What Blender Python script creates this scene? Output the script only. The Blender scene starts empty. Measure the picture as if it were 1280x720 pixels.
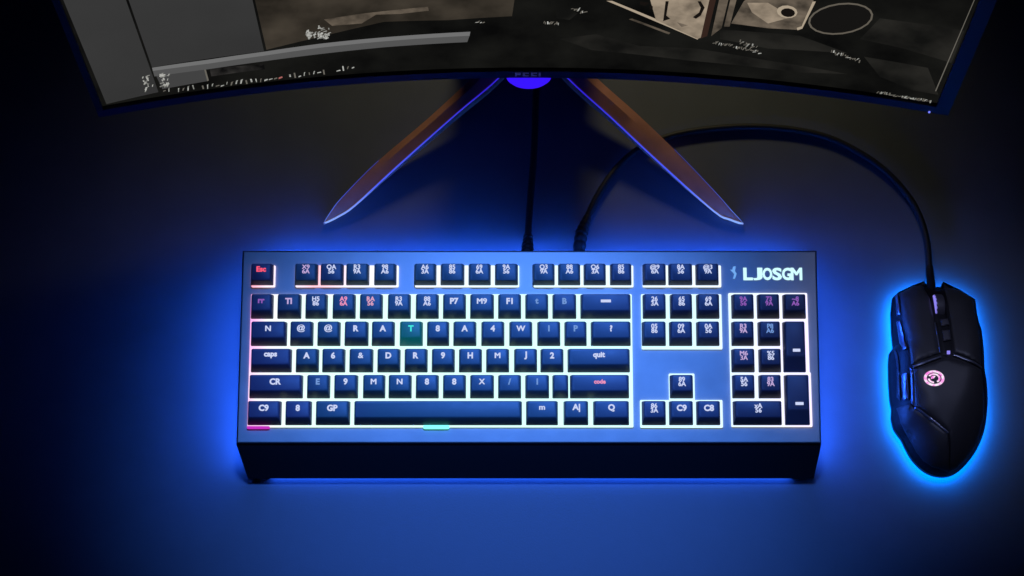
import bpy, bmesh, math, random
from mathutils import Vector, Matrix
# ---------------------------------------------------------------- measurements (mm)
KB_ORIGIN = (11.22, -120.53, 30.0)
KB_TOP = [(-195.57, 0.0), (195.57, 0.0), (196.74, 132.75), (-195.17, 132.75)]
KB_BOT = [(-189.87, -20.6, -21.65), (192.88, -20.6, -21.65)]
KEYS = [(-188.07, -173.42, 108.1, 122.0, 'Esc'), (-158.23, -143.04, 108.1, 122.0, 'X'), (-140.87, -125.68, 108.1, 122.0, 'O'), (-123.51, -108.32, 108.1, 122.0, 'R'), (-104.53, -89.88, 108.1, 122.0, '9'), (-77.4, -62.76, 108.1, 122.0, 'A'), (-59.5, -43.77, 108.1, 122.0, '8'), (-40.51, -25.87, 108.1, 122.0, '6'), (-22.61, -7.42, 108.1, 122.0, '9'), (2.88, 17.53, 108.1, 122.0, 'Q'), (20.24, 34.89, 108.1, 122.0, '8'), (37.6, 52.25, 108.1, 122.0, 'Q'), (55.5, 69.61, 108.1, 122.0, '8'), (77.74, 92.93, 108.1, 122.0, '@'), (95.1, 110.84, 108.1, 122.0, '8'), (113.55, 128.74, 108.1, 122.0, '@'), (-187.41, -172.82, 84.89, 100.9, 'rr'), (-169.58, -153.9, 84.89, 100.9, 'Tl'), (-150.66, -136.07, 84.89, 100.9, 'H'), (-132.28, -117.15, 84.89, 100.9, 'A'), (-113.91, -98.78, 84.89, 100.9, 'R'), (-94.99, -79.86, 84.89, 100.9, 'R'), (-76.08, -60.94, 84.89, 100.9, '8'), (-57.7, -42.57, 84.89, 100.9, 'P7'), (-39.32, -23.65, 84.89, 100.9, 'M9'), (-20.41, -5.28, 84.89, 100.9, 'F1'), (-2.03, 13.1, 84.89, 100.9, 't'), (16.34, 32.02, 84.89, 100.9, 'B'), (35.26, 68.77, 84.89, 100.9, '-'), (77.41, 92.55, 84.89, 100.9, '2'), (95.79, 110.38, 84.89, 100.9, '6'), (113.63, 128.76, 84.89, 100.9, '6'), (137.41, 152.0, 84.89, 100.9, '9'), (154.7, 169.29, 84.89, 100.9, '7'), (172.0, 187.13, 84.89, 100.9, '~'), (-186.88, -163.18, 66.22, 82.14, 'N'), (-160.48, -145.39, 66.22, 82.14, '@'), (-142.16, -127.07, 66.22, 82.14, '@'), (-123.84, -108.21, 66.22, 82.14, 'R'), (-105.52, -90.43, 66.22, 82.14, 'A'), (-86.66, -71.57, 66.22, 82.14, 'T'), (-68.34, -53.79, 66.22, 82.14, '8'), (-50.56, -35.47, 66.22, 82.14, 'A'), (-31.7, -16.61, 66.22, 82.14, '4'), (-12.84, 2.25, 66.22, 82.14, 'W'), (6.02, 21.11, 66.22, 82.14, 'I'), (24.34, 38.89, 66.22, 82.14, 'P'), (42.12, 68.53, 66.22, 82.14, '?'), (76.61, 92.24, 66.22, 82.14, '0'), (94.93, 110.02, 66.22, 82.14, '0'), (113.25, 128.34, 66.22, 82.14, '0'), (136.96, 151.51, 66.22, 82.14, 'R'), (154.74, 169.29, 66.22, 82.14, 'P'), (-186.38, -159.51, 48.21, 63.49, 'caps'), (-156.29, -141.24, 48.21, 63.49, 'A'), (-138.56, -123.51, 48.21, 63.49, '6'), (-120.29, -104.71, 48.21, 63.49, '&'), (-101.48, -86.44, 48.21, 63.49, 'D'), (-83.22, -68.17, 48.21, 63.49, 'R'), (-64.95, -49.91, 48.21, 63.49, '9'), (-46.68, -31.64, 48.21, 63.49, 'H'), (-28.41, -13.37, 48.21, 63.49, 'M'), (-9.61, 5.43, 48.21, 63.49, 'J'), (8.12, 23.17, 48.21, 63.49, '2'), (26.39, 67.76, 48.21, 63.49, 'quit'), (136.53, 151.58, 48.21, 63.49, 'M'), (154.8, 169.31, 48.21, 63.49, '%'), (-186.95, -151.59, 30.57, 45.76, 'CR'), (-148.37, -133.37, 30.57, 45.76, 'E'), (-130.16, -114.62, 30.57, 45.76, '9'), (-110.87, -96.41, 30.57, 45.76, 'M'), (-93.73, -78.73, 30.57, 45.76, 'N'), (-75.51, -60.51, 30.57, 45.76, '8'), (-57.3, -42.29, 30.57, 45.76, '8'), (-39.08, -23.54, 30.57, 45.76, 'X'), (-20.33, -5.33, 30.57, 45.76, '/'), (-2.11, 13.42, 30.57, 45.76, 'I'), (16.1, 26.28, 30.57, 45.76, ''), (27.89, 67.0, 30.57, 45.76, 'code'), (94.86, 109.86, 30.57, 45.76, '8'), (136.65, 151.11, 30.57, 45.76, '5'), (154.33, 168.79, 30.57, 45.76, '8'), (-187.5, -165.6, 12.5, 28.14, 'C9'), (-162.4, -145.3, 12.5, 28.14, '8'), (-142.1, -119.66, 12.5, 28.14, 'GP'), (-116.46, -4.81, 12.5, 28.14, ''), (-1.61, 19.23, 12.5, 28.14, 'm'), (23.5, 39.53, 12.5, 28.14, 'A|'), (43.27, 66.77, 12.5, 28.14, 'Q'), (75.85, 91.34, 12.5, 28.14, '8'), (94.01, 109.51, 12.5, 28.14, 'C9'), (112.18, 127.67, 12.5, 28.14, 'C8'), (136.75, 168.8, 12.5, 28.14, 'x'), (171.46, 185.96, 48.21, 82.14, '-'), (171.47, 187.5, 12.5, 45.76, '-')]
PANELS = [(-188.1, -172.04, 106.8, 121.84), (-158.16, -88.23, 106.8, 121.84), (-77.07, -6.32, 106.8, 121.84), (3.47, 71.23, 106.8, 121.84), (77.49, 130.82, 106.8, 121.84), (-188.08, 69.93, 11.03, 101.8), (76.23, 130.65, 64.02, 101.8), (94.15, 111.36, 28.59, 47.35), (74.55, 129.77, 10.76, 29.41), (135.45, 171.85, 11.3, 102.63), (171.01, 188.86, 45.98, 102.63), (170.79, 189.58, 11.3, 48.17)]
LOGO = [(145.99, 111.53), (186.54, 120.72), (138.59, 120.45), (140.58, 112.64), (-69.57, 11.3), (-54.05, 11.3)]
MON_ORIGIN = (8.6, 132.6, 70.0)
SCREEN = {'panelA': [(-291.2, 141.71), (-252.28, 129.84), (-250.25, 14.29), (-286.47, 10.12)], 'panelB': [(-250.38, 129.3), (-173.9, 110.98), (-174.18, 48.35), (-249.02, 46.85)], 'bar_hi': [(-249.02, 46.85), (-211.72, 46.79), (-174.18, 48.35), (-136.53, 51.55), (-93.77, 53.77), (-36.23, 56.3), (-36.86, 51.29), (-94.08, 48.73), (-136.99, 46.52), (-174.77, 43.33), (-212.44, 41.79), (-249.19, 42.73)], 'bar_lo': [(-249.19, 42.73), (-212.44, 41.79), (-174.77, 43.33), (-136.99, 46.52), (-94.08, 48.73), (-36.86, 51.29), (-38.64, 43.23), (-94.54, 41.11), (-137.74, 38.4), (-175.61, 36.24), (-213.47, 34.74), (-249.37, 35.44)], 'lowpanel': [(-248.51, 40.44), (-215.98, 39.59), (-216.22, 19.53), (-246.97, 17.61)], 'lowline': [(-215.98, 39.59), (-214.95, 39.32), (-215.02, 20.29), (-216.22, 19.53)], 'darkstrip': [(-212.28, 35.48), (-176.09, 32.16), (-176.29, 25.87), (-212.71, 25.02)], 'sepiaA': [(-172.9, 110.79), (-91.04, 98.47), (1.76, 93.57), (-8.59, 74.34), (-50.66, 70.99), (-92.62, 72.59), (-138.5, 58.96), (-172.38, 50.02)], 'sepiaB': [(-131.26, 80.59), (-107.53, 84.09), (-63.11, 88.35), (-62.78, 83.51), (-81.66, 81.23), (-97.27, 81.9), (-107.34, 72.35), (-126.78, 72.07)], 'sepiaC': [(-165.72, 98.07), (-147.37, 101.43), (-150.78, 58.04), (-169.2, 54.47)], 'midgrey': [(23.52, 46.58), (47.32, 53.57), (77.39, 40.39), (114.89, 41.45), (164.06, 33.89), (218.75, 28.45), (187.1, 22.88), (110.88, 25.3), (45.44, 33.0)], 'white1': [(22.51, 90.93), (39.28, 85.71), (38.4, 80.85), (32.09, 82.55), (23.61, 88.09)], 'white2': [(12.45, 70.4), (18.73, 72.46), (22.01, 66.62), (14.62, 66.48)], 'grey1': [(19.58, 82.22), (28.91, 84.38), (34.29, 78.75), (29.28, 70.76), (20.83, 72.5)], 'sep1': [(56.51, 95.2), (121.45, 101.48), (116.81, 55.97), (114.84, 54.19), (85.82, 74.31)], 'edge1': [(52.39, 94.96), (55.99, 95.17), (115.76, 55.83), (114.93, 53.19), (83.21, 74.07)], 'edge2': [(70.05, 74.91), (96.36, 59.53), (95.46, 57.42), (68.02, 73.78)], 'dark1': [(121.45, 101.48), (126.01, 102.1), (120.82, 58.53), (116.9, 54.97)], 'sep2': [(126.52, 102.17), (133.09, 103.1), (129.24, 69.7), (123.43, 58.89)], 'sep3': [(134.1, 103.25), (139.14, 104.0), (134.21, 72.41), (130.6, 71.87)], 'sep4': [(140.15, 104.16), (184.06, 111.99), (183.17, 96.68), (178.74, 76.37), (159.11, 74.57), (134.84, 76.44)], 'sep4b': [(142.37, 102.62), (155.44, 104.76), (172.65, 90.75), (158.41, 80.33), (146.67, 91.88)], 'scr1': [(90.39, 97.89), (92.43, 98.09), (92.15, 80.79), (95.03, 77.2), (90.57, 73.8)], 'scr2': [(110.79, 100.12), (112.82, 100.37), (116.05, 93.18), (114.35, 83.33), (111.6, 79.1), (109.37, 80.77), (112.98, 87.03), (113.5, 92.85)], 'scr3': [(73.99, 96.42), (80.27, 95.05), (77.43, 90.99), (74.22, 92.64)], 'scr4': [(80.52, 91.26), (82.57, 91.44), (82.83, 87.63), (80.77, 87.44)], 'scr5': [(99.49, 73.76), (107.08, 70.7), (103.08, 68.25)], 'rodl': [(183.07, 111.79), (185.04, 112.19), (181.01, 78.8), (178.23, 76.27), (177.33, 79.03), (180.11, 81.55)], 'patch1': [(227.59, 101.17), (282.64, 101.74), (281.82, 61.83), (248.79, 69.76), (219.34, 73.75)], 'patch2': [(225.4, 53.13), (268.15, 51.21), (282.46, 19.99), (263.48, 20.12), (239.86, 31.09)], 'patch3': [(128.4, 67.59), (180.81, 68.87), (214.59, 54.43), (162.21, 49.05), (129.57, 55.75)], 'txt1': [(126.09, 53.22), (140.54, 52.38), (154.91, 47.7), (156.19, 45.88), (146.53, 46.24), (135.92, 45.53)], 'txt2': [(203.78, 55.86), (214.59, 54.43), (223.35, 49.51), (215.54, 48.52)], 'txt3': [(241.87, 13.44), (277.4, 12.8), (277.81, 10.74), (242.23, 11.37)], 'rightline': [(281.94, 137.13), (282.63, 137.34), (278.96, 25.26), (278.2, 25.0)], 'ring1': [(222.59, 105.44), (222.98, 99.6), (221.44, 93.31), (218.12, 87.2), (213.3, 81.88), (207.47, 77.93), (201.18, 75.78), (195.1, 75.65), (189.84, 77.55), (185.93, 81.26), (183.77, 86.38), (183.55, 92.36), (185.27, 98.61), (188.74, 104.51), (193.59, 109.52), (199.35, 113.2), (205.47, 115.21), (211.36, 115.39), (216.48, 113.7), (220.35, 110.29)], 'ring1in': [(221.43, 104.85), (221.73, 99.58), (220.24, 93.88), (217.07, 88.31), (212.53, 83.44), (207.04, 79.78), (201.16, 77.73), (195.48, 77.5), (190.58, 79.11), (186.96, 82.38), (184.97, 86.95), (184.81, 92.33), (186.47, 97.99), (189.76, 103.38), (194.34, 108.0), (199.76, 111.43), (205.5, 113.36), (211.02, 113.63), (215.8, 112.2), (219.38, 109.19)], 'ring2': [(175.41, 96.75), (174.82, 92.99), (172.6, 90.21), (169.34, 89.18), (165.92, 90.2), (163.27, 92.97), (162.11, 96.73), (162.73, 100.47), (164.96, 103.18), (168.2, 104.17), (171.58, 103.19), (174.22, 100.48)], 'ring2in': [(173.99, 95.9), (173.58, 93.32), (172.04, 91.41), (169.78, 90.7), (167.42, 91.4), (165.59, 93.3), (164.78, 95.88), (165.21, 98.46), (166.75, 100.33), (169.0, 101.02), (171.34, 100.34), (173.17, 98.47)]}
TEXTS = [(125.93, 52.53), (127.29, 52.51), (128.25, 53.57), (129.67, 51.53), (130.96, 51.01), (132.25, 51.51), (133.49, 51.1), (134.52, 51.3), (136.24, 51.63), (137.34, 50.95), (138.28, 51.36), (139.59, 48.81), (141.31, 48.96), (142.58, 48.31), (143.32, 48.85), (144.78, 48.62), (146.35, 47.94), (147.44, 49.22), (148.64, 47.56), (149.93, 47.43), (151.15, 47.93), (152.48, 47.42), (153.66, 45.93), (154.81, 47.09), (155.77, 46.73), (157.46, 44.89), (142.91, 57.43), (143.78, 54.34), (144.36, 56.2), (144.96, 56.98), (146.54, 53.45), (147.29, 54.88), (148.59, 52.82), (148.64, 55.51), (150.69, 49.55), (151.32, 51.3), (151.51, 53.75), (152.49, 52.43), (154.3, 47.94), (154.61, 51.84), (203.53, 56.41), (205.05, 56.53), (206.33, 54.6), (207.46, 53.36), (208.24, 54.22), (209.13, 55.09), (210.3, 54.04), (211.39, 54.43), (213.18, 53.52), (214.46, 51.91), (215.5, 51.65), (216.89, 50.66), (217.75, 51.19), (218.97, 50.34), (219.93, 50.6), (221.0, 49.16), (221.98, 51.15), (223.33, 48.34), (241.87, 12.5), (243.34, 11.96), (244.11, 12.44), (245.19, 12.87), (246.56, 12.94), (247.74, 12.76), (248.49, 11.71), (249.86, 12.57), (250.85, 12.19), (251.98, 12.56), (253.32, 11.55), (254.33, 11.6), (255.44, 12.3), (256.58, 11.7), (257.35, 12.53), (258.65, 11.52), (259.49, 11.77), (260.93, 11.93), (261.5, 11.71), (262.78, 11.46), (264.0, 12.21), (265.31, 11.86), (266.11, 11.48), (267.55, 11.52), (268.58, 11.8), (269.55, 11.83), (270.62, 11.32), (271.39, 12.4), (272.8, 11.96), (273.81, 11.81), (274.62, 12.24), (275.74, 11.49), (277.32, 11.78), (277.99, 11.28), (12.68, 69.39), (13.36, 68.17), (14.93, 68.6), (15.74, 68.03), (16.93, 68.56), (18.18, 68.68), (19.87, 67.32), (20.98, 68.43), (21.92, 67.29), (30.63, 86.7), (32.19, 85.01), (33.01, 86.36), (33.9, 84.07), (34.8, 85.03), (35.36, 86.24), (36.85, 82.34), (37.39, 82.61), (38.4, 82.72), (39.57, 83.52), (-31.66, 70.37), (-30.32, 70.63), (-29.08, 70.23), (-27.27, 70.38)]
POWER = (279.46, -3.08)
DOTS = [(-245.8, 18.11), (-242.58, 17.71), (-236.33, 15.61), (-233.02, 15.69), (-229.68, 15.95), (-226.3, 16.5), (-219.99, 14.59), (-216.67, 14.7), (-213.21, 15.84), (-210.05, 14.83), (-206.83, 14.27), (-203.32, 15.79), (-200.19, 14.52), (-196.75, 15.52), (-193.43, 15.69), (-190.34, 14.06), (-186.88, 15.27), (-183.64, 14.74), (-180.4, 14.22), (-176.98, 15.2), (-173.67, 15.26), (-170.32, 15.64), (-166.94, 16.32), (-160.36, 16.14), (-157.08, 15.93), (-153.87, 15.03), (-150.42, 16.49), (-147.13, 16.27), (-143.75, 17.12), (-140.42, 17.47), (-137.2, 16.55), (-127.18, 17.86), (-123.76, 19.34), (-120.42, 19.86), (-117.07, 20.56)]
GLYPHS = [(-255.23, 33.91), (-253.95, 34.87), (-252.94, 40.59), (-256.99, 33.87), (-254.23, 37.7), (-253.84, 35.81), (-253.9, 38.58), (-256.65, 38.17), (-256.79, 38.74), (-252.19, 26.42), (-256.56, 30.85), (-257.05, 23.11), (-255.19, 27.8), (-257.78, 21.21), (-254.73, 28.54), (-256.33, 30.67), (-256.87, 24.2), (-255.84, 30.66), (-243.31, 36.78), (-239.51, 36.72), (-243.73, 32.47), (-244.88, 31.01), (-243.39, 36.86), (-243.6, 38.65), (-243.8, 36.93), (-241.22, 31.24), (-242.96, 38.5), (-244.99, 37.34), (-245.3, 37.52), (-240.45, 36.83), (-246.57, 24.87), (-243.97, 23.74), (-244.73, 24.45), (-243.34, 24.62), (-242.63, 25.99), (-245.74, 28.45), (-242.3, 23.73), (-241.57, 26.52), (-133.76, 66.2), (-134.0, 66.09), (-135.64, 67.94), (-132.84, 71.33), (-129.75, 64.02), (-142.99, 66.0), (-128.89, 66.76), (-143.39, 66.79), (-142.16, 65.89), (-132.95, 73.4), (-141.23, 69.05), (-135.08, 66.94), (-129.04, 71.24), (-144.05, 66.67), (-143.85, 67.09), (-142.19, 67.47), (-131.86, 65.13), (-135.49, 65.69), (-140.73, 68.61), (-138.93, 66.12), (-131.66, 69.13), (-135.1, 74.07), (-143.26, 69.79), (-136.44, 65.98), (-133.93, 72.78), (-138.32, 67.25), (-135.14, 74.23), (-130.97, 65.49), (-142.42, 70.16), (-138.05, 67.01), (-139.22, 64.15), (-136.94, 60.85), (-142.32, 65.15), (-134.95, 60.85), (-136.36, 62.89), (-131.45, 60.73), (-143.02, 62.2), (-140.93, 64.16), (-131.64, 62.18), (-132.1, 63.28), (-131.0, 63.07), (-141.68, 63.52), (-138.94, 62.87), (-130.75, 60.89), (-143.7, 64.59), (-135.91, 62.6), (-133.42, 62.22), (-142.65, 64.68), (-131.45, 62.42), (-132.85, 60.11), (-134.79, 61.66), (-134.91, 63.14), (-130.54, 61.83), (-130.5, 62.47), (-131.31, 60.67), (-134.9, 62.62)]
LEG_L = [[(-26.76, 148.75, 34.0), (-59.71, 118.85, 25.16), (-94.88, 89.84, 16.57), (-120.35, 64.98, 9.19), (-128.82, 54.34, 6.03)], [(-8.54, 147.92, 33.76), (-39.81, 122.14, 26.14), (-83.51, 84.92, 15.11), (-111.82, 59.8, 7.65), (-123.71, 52.16, 5.38)], (-133.33, 47.53, 4.0)]
LEG_R = [[(58.07, 148.75, 34.0), (88.16, 122.69, 26.3), (115.37, 97.5, 18.84), (143.08, 69.62, 10.57), (155.5, 55.98, 6.51)], [(38.71, 147.92, 33.76), (71.09, 119.4, 25.32), (103.41, 90.38, 16.73), (143.02, 56.25, 6.59), (154.34, 50.53, 4.89)], (163.96, 47.22, 4.0)]
CABLE_K = [(11.03, 31.68, 3.5), (11.62, 43.77, 3.5), (12.52, 57.77, 3.5), (13.71, 74.31, 3.5), (15.2, 92.84, 3.5), (16.12, 108.42, 3.5), (16.77, 127.25, 3.5)]
CABLE_M = [(292.59, 3.55, 3.5), (293.59, 13.68, 3.5), (293.3, 33.49, 3.5), (289.75, 51.67, 3.5), (282.33, 68.17, 3.5), (268.11, 86.65, 3.5), (250.62, 100.93, 3.5), (227.72, 113.42, 3.5), (202.08, 119.7, 3.5), (176.19, 121.9, 3.5), (150.16, 120.96, 3.5), (121.16, 116.56, 3.5), (97.89, 108.42, 3.5), (83.3, 98.44, 3.5), (72.17, 86.03, 3.5), (61.62, 69.39, 3.5), (53.99, 52.89, 3.5), (49.3, 40.75, 3.5), (46.92, 31.08, 3.5)]
MOUSE_ORIGIN = (293.0, -68.0, 0.0)
M_OUT = [(-4.65, 69.88), (-13.83, 66.33), (-23.63, 61.61), (-27.8, 57.49), (-29.6, 46.93), (-29.98, 32.35), (-29.59, 21.34), (-32.61, 17.3), (-33.67, 9.24), (-34.31, -5.07), (-34.22, -16.45), (-33.49, -22.12), (-34.2, -28.89), (-32.8, -36.77), (-28.38, -44.06), (-25.57, -50.76), (-22.23, -57.44), (-17.23, -63.54), (-12.1, -67.42), (-5.78, -69.63), (1.24, -69.63), (7.93, -66.86), (15.47, -60.22), (22.75, -50.2), (27.99, -39.01), (30.8, -27.76), (31.98, -16.45), (31.89, -3.93), (31.39, 3.5), (31.99, 17.87), (32.04, 32.35), (30.19, 44.0), (29.49, 56.31), (19.44, 63.38), (8.16, 69.28), (6.76, 65.44), (-4.96, 65.44)]
M_PARTS = {'left_button': [(-5.05, 69.34), (-7.62, 60.94), (-5.39, 52.74), (-4.4, 33.48), (-3.95, 9.26), (-23.45, 1.92), (-23.31, 20.7), (-24.93, 37.96), (-24.29, 58.61)], 'right_button': [(8.87, 68.45), (26.22, 53.44), (25.82, 39.8), (26.32, 24.02), (24.14, 1.91), (5.84, 9.86), (6.15, 34.75), (6.79, 58.05)], 'channel': [(-6.48, 60.98), (6.72, 61.64), (5.33, 34.75), (4.91, 11.07), (0.57, 6.27), (-3.01, 8.06), (-3.58, 33.48), (-4.84, 52.75)], 'palm': [(-23.0, -2.14), (-0.06, 5.38), (24.08, -1.54), (25.48, -21.49), (24.98, -34.2), (20.3, -50.11), (12.77, -60.32), (6.08, -66.15), (0.94, -68.48), (-1.29, -45.29), (-22.22, -27.24), (-22.95, -12.23)], 'side_shell': [(-22.98, -28.45), (-1.85, -46.07), (0.41, -68.46), (-4.85, -67.18), (-11.18, -64.96), (-16.32, -61.08), (-20.78, -54.96), (-23.62, -48.83), (-26.98, -42.12), (-30.34, -35.38), (-31.54, -28.62), (-32.11, -24.64), (-25.13, -24.97)], 'front_side': [(-26.37, 59.59), (-25.4, 58.53), (-25.73, 41.45), (-27.6, 41.88)], 'mid_side': [(-27.95, 37.17), (-26.3, 37.35), (-24.81, 14.7), (-27.21, 13.61)], 'thumb_a': [(-31.37, 16.45), (-30.51, 13.1), (-30.4, -0.93), (-31.12, 3.22)], 'thumb_b': [(-31.23, 1.5), (-30.48, -2.59), (-30.5, -20.26), (-31.9, -17.31)], 'thumb_c': [(-29.74, -3.58), (-26.56, -3.77), (-25.67, -21.57), (-29.3, -21.34)], 'seam_trim': [(-24.55, -0.4), (-23.04, -2.97), (-22.67, -26.62), (-24.63, -24.01)], 'wheel': [(-4.17, 53.44), (5.82, 53.53), (4.86, 39.22), (-3.9, 39.22)], 'dpi_a': [(-0.59, 35.39), (4.96, 36.03), (5.35, 30.94), (-0.28, 29.67)], 'dpi_b': [(-0.7, 26.52), (4.83, 27.15), (4.82, 19.02), (-0.76, 17.78)], 'dot': [(1.12, 11.07), (3.28, 11.07), (3.0, 8.66), (0.84, 8.66)], 'logo': [(-9.71, -9.27)], 'seam_a': [(-23.35, -0.1), (-3.65, 7.1), (-3.52, 5.8), (-22.96, -1.58)], 'seam_b': [(5.15, 8.54), (24.69, 0.49), (24.15, -0.96), (4.73, 7.22)], 'seam_c': [(-22.46, -27.31), (-1.56, -45.4), (-2.12, -46.54), (-22.98, -28.5)], 'seam_d': [(-4.21, 32.84), (-3.59, 9.56), (-4.26, 9.38), (-4.91, 32.53)]}
# ---------------------------------------------------------------- light levels
PLATE = (.38, .37, .34)
DESK = (.085, .10, .13)
STRIPCOL = (.02, .13, 1.0)
STRIP = dict(front=18, side=62, back=125)
MSTRIP = 42
KEYGLOW = 1.3
WORLD = .001
LAMPS = [
 ('blue_key_lamp', 'SPOT', (.0, .36, 1.10), (.0, -.135, 0), 114, (.066, .23, 1), dict(spot_size=math.radians(22), spot_blend=1.0, shadow_soft_size=.06), (1.24, .86, 1)),
 ('warm_back_lamp', 'SPOT', (.05, .62, .36), (.03, .10, 0), 4.2, (1, .84, .48), dict(spot_size=math.radians(66), spot_blend=1.0, shadow_soft_size=.05), None),
 ('cool_mouse_fill', 'SPOT', (.22, .14, .9), (.29, -.065, 0), 14, (.55, .6, 1), dict(spot_size=math.radians(11), spot_blend=1.0, shadow_soft_size=.08), None),  # added fill without a visible source, brightens the mouse shell
]
# ---------------------------------------------------------------- helpers
scene = bpy.context.scene
col = scene.collection
MM = .001

def link_mesh(name, bm, mat, parent=None, smooth=True, angle=35):
    bmesh.ops.recalc_face_normals(bm, faces=bm.faces[:])
    me = bpy.data.meshes.new(name)
    bm.to_mesh(me); bm.free()
    mats = mat if isinstance(mat, (list, tuple)) else [mat]
    for m in mats: me.materials.append(m)
    if smooth:
        me.polygons.foreach_set('use_smooth', [True]*len(me.polygons))
        me.set_sharp_from_angle(angle=math.radians(angle))
    o = bpy.data.objects.new(name, me)
    col.objects.link(o)
    o.parent = parent
    return o

def thing(name, label, cat, loc=(0, 0, 0), rot=(0, 0, 0)):
    o = bpy.data.objects.new(name, None)
    col.objects.link(o)
    o.empty_display_size = .02
    o.location = loc; o.rotation_euler = rot
    o['label'] = label; o['category'] = cat
    return o

def S(p): return tuple(c*MM for c in p)

def loft(bm, rings, cap0=True, cap1=True, mat=0):
    vs = [[bm.verts.new(p) for p in r] for r in rings]
    n = len(rings[0])
    for a, b in zip(vs, vs[1:]):
        for i in range(n):
            f = bm.faces.new((a[i], a[(i+1) % n], b[(i+1) % n], b[i])); f.material_index = mat
    if cap0: bm.faces.new(vs[0][::-1]).material_index = mat
    if cap1: bm.faces.new(vs[-1]).material_index = mat
    return vs

def rrect(x0, x1, y0, y1, r, z, n=4):
    pts = []
    for cx, cy, a0 in ((x1-r, y1-r, 0), (x0+r, y1-r, 90), (x0+r, y0+r, 180), (x1-r, y0+r, 270)):
        for i in range(n+1):
            a = math.radians(a0+90*i/n)
            pts.append(((cx+r*math.cos(a))*MM, (cy+r*math.sin(a))*MM, z*MM))
    return pts

def box(bm, x0, x1, y0, y1, z0, z1, mat=0):
    loft(bm, [[(x0, y0, z0), (x1, y0, z0), (x1, y1, z0), (x0, y1, z0)],
              [(x0, y0, z1), (x1, y0, z1), (x1, y1, z1), (x0, y1, z1)]], mat=mat)

def spline(pts, k):
    """Catmull-Rom through the points."""
    P = [Vector(p) for p in pts]
    P = [P[0]*2-P[1]] + P + [P[-1]*2-P[-2]]
    out = []
    for i in range(1, len(P)-2):
        for j in range(k):
            t = j/k
            a, b, c, d = P[i-1], P[i], P[i+1], P[i+2]
            out.append(.5*((2*b)+(c-a)*t+(2*a-5*b+4*c-d)*t*t+(3*b-a-3*c+d)*t**3))
    out.append(P[-2])
    return out

def tube(bm, pts, rads, n=12):
    rings = []
    up = Vector((0, 0, 1))
    for i, p in enumerate(pts):
        d = (pts[min(i+1, len(pts)-1)]-pts[max(i-1, 0)]).normalized()
        s = d.cross(up)
        if s.length < 1e-4: s = d.cross(Vector((0, 1, 0)))
        s.normalize(); u = s.cross(d)
        r = rads[i] if isinstance(rads, list) else rads
        rings.append([p+(s*math.cos(2*math.pi*k/n)+u*math.sin(2*math.pi*k/n))*r for k in range(n)])
    loft(bm, rings)

def text_mesh(body, size, width=None, bold=.02, shear=0):
    cu = bpy.data.curves.new('legend', 'FONT')
    thin = any(c in 'MWN%@&Xm' for c in body)      # these glyphs tangle when fattened: widen them by overlaid copies instead
    cu.body = body; cu.size = size; cu.offset = 0 if thin else bold*size; cu.shear = shear
    cu.align_x = 'CENTER'; cu.align_y = 'CENTER'; cu.extrude = .00004
    cu.resolution_u = 3; cu.space_line = .72
    o = bpy.data.objects.new('legend', cu)
    col.objects.link(o)
    dg = bpy.context.evaluated_depsgraph_get()
    me = bpy.data.meshes.new_from_object(o.evaluated_get(dg))
    bpy.data.objects.remove(o)
    bpy.data.curves.remove(cu)
    if thin and bold:
        tb = bmesh.new()
        for j_, dx in enumerate((-.035, .0, .035)):
            tb.from_mesh(me)
            tb.verts.ensure_lookup_table()
            nv = len(me.vertices)
            for v in tb.verts[j_*nv:]: v.co += Vector((dx*size, 0, j_*.00002))
        tb.to_mesh(me); tb.free()
    xs = [v.co.x for v in me.vertices]; ys = [v.co.y for v in me.vertices]
    cx, cy = (min(xs)+max(xs))/2, (min(ys)+max(ys))/2
    k = min(1, width/(max(xs)-min(xs))) if width else 1
    for v in me.vertices: v.co.x = (v.co.x-cx)*k; v.co.y -= cy
    return me

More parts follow.
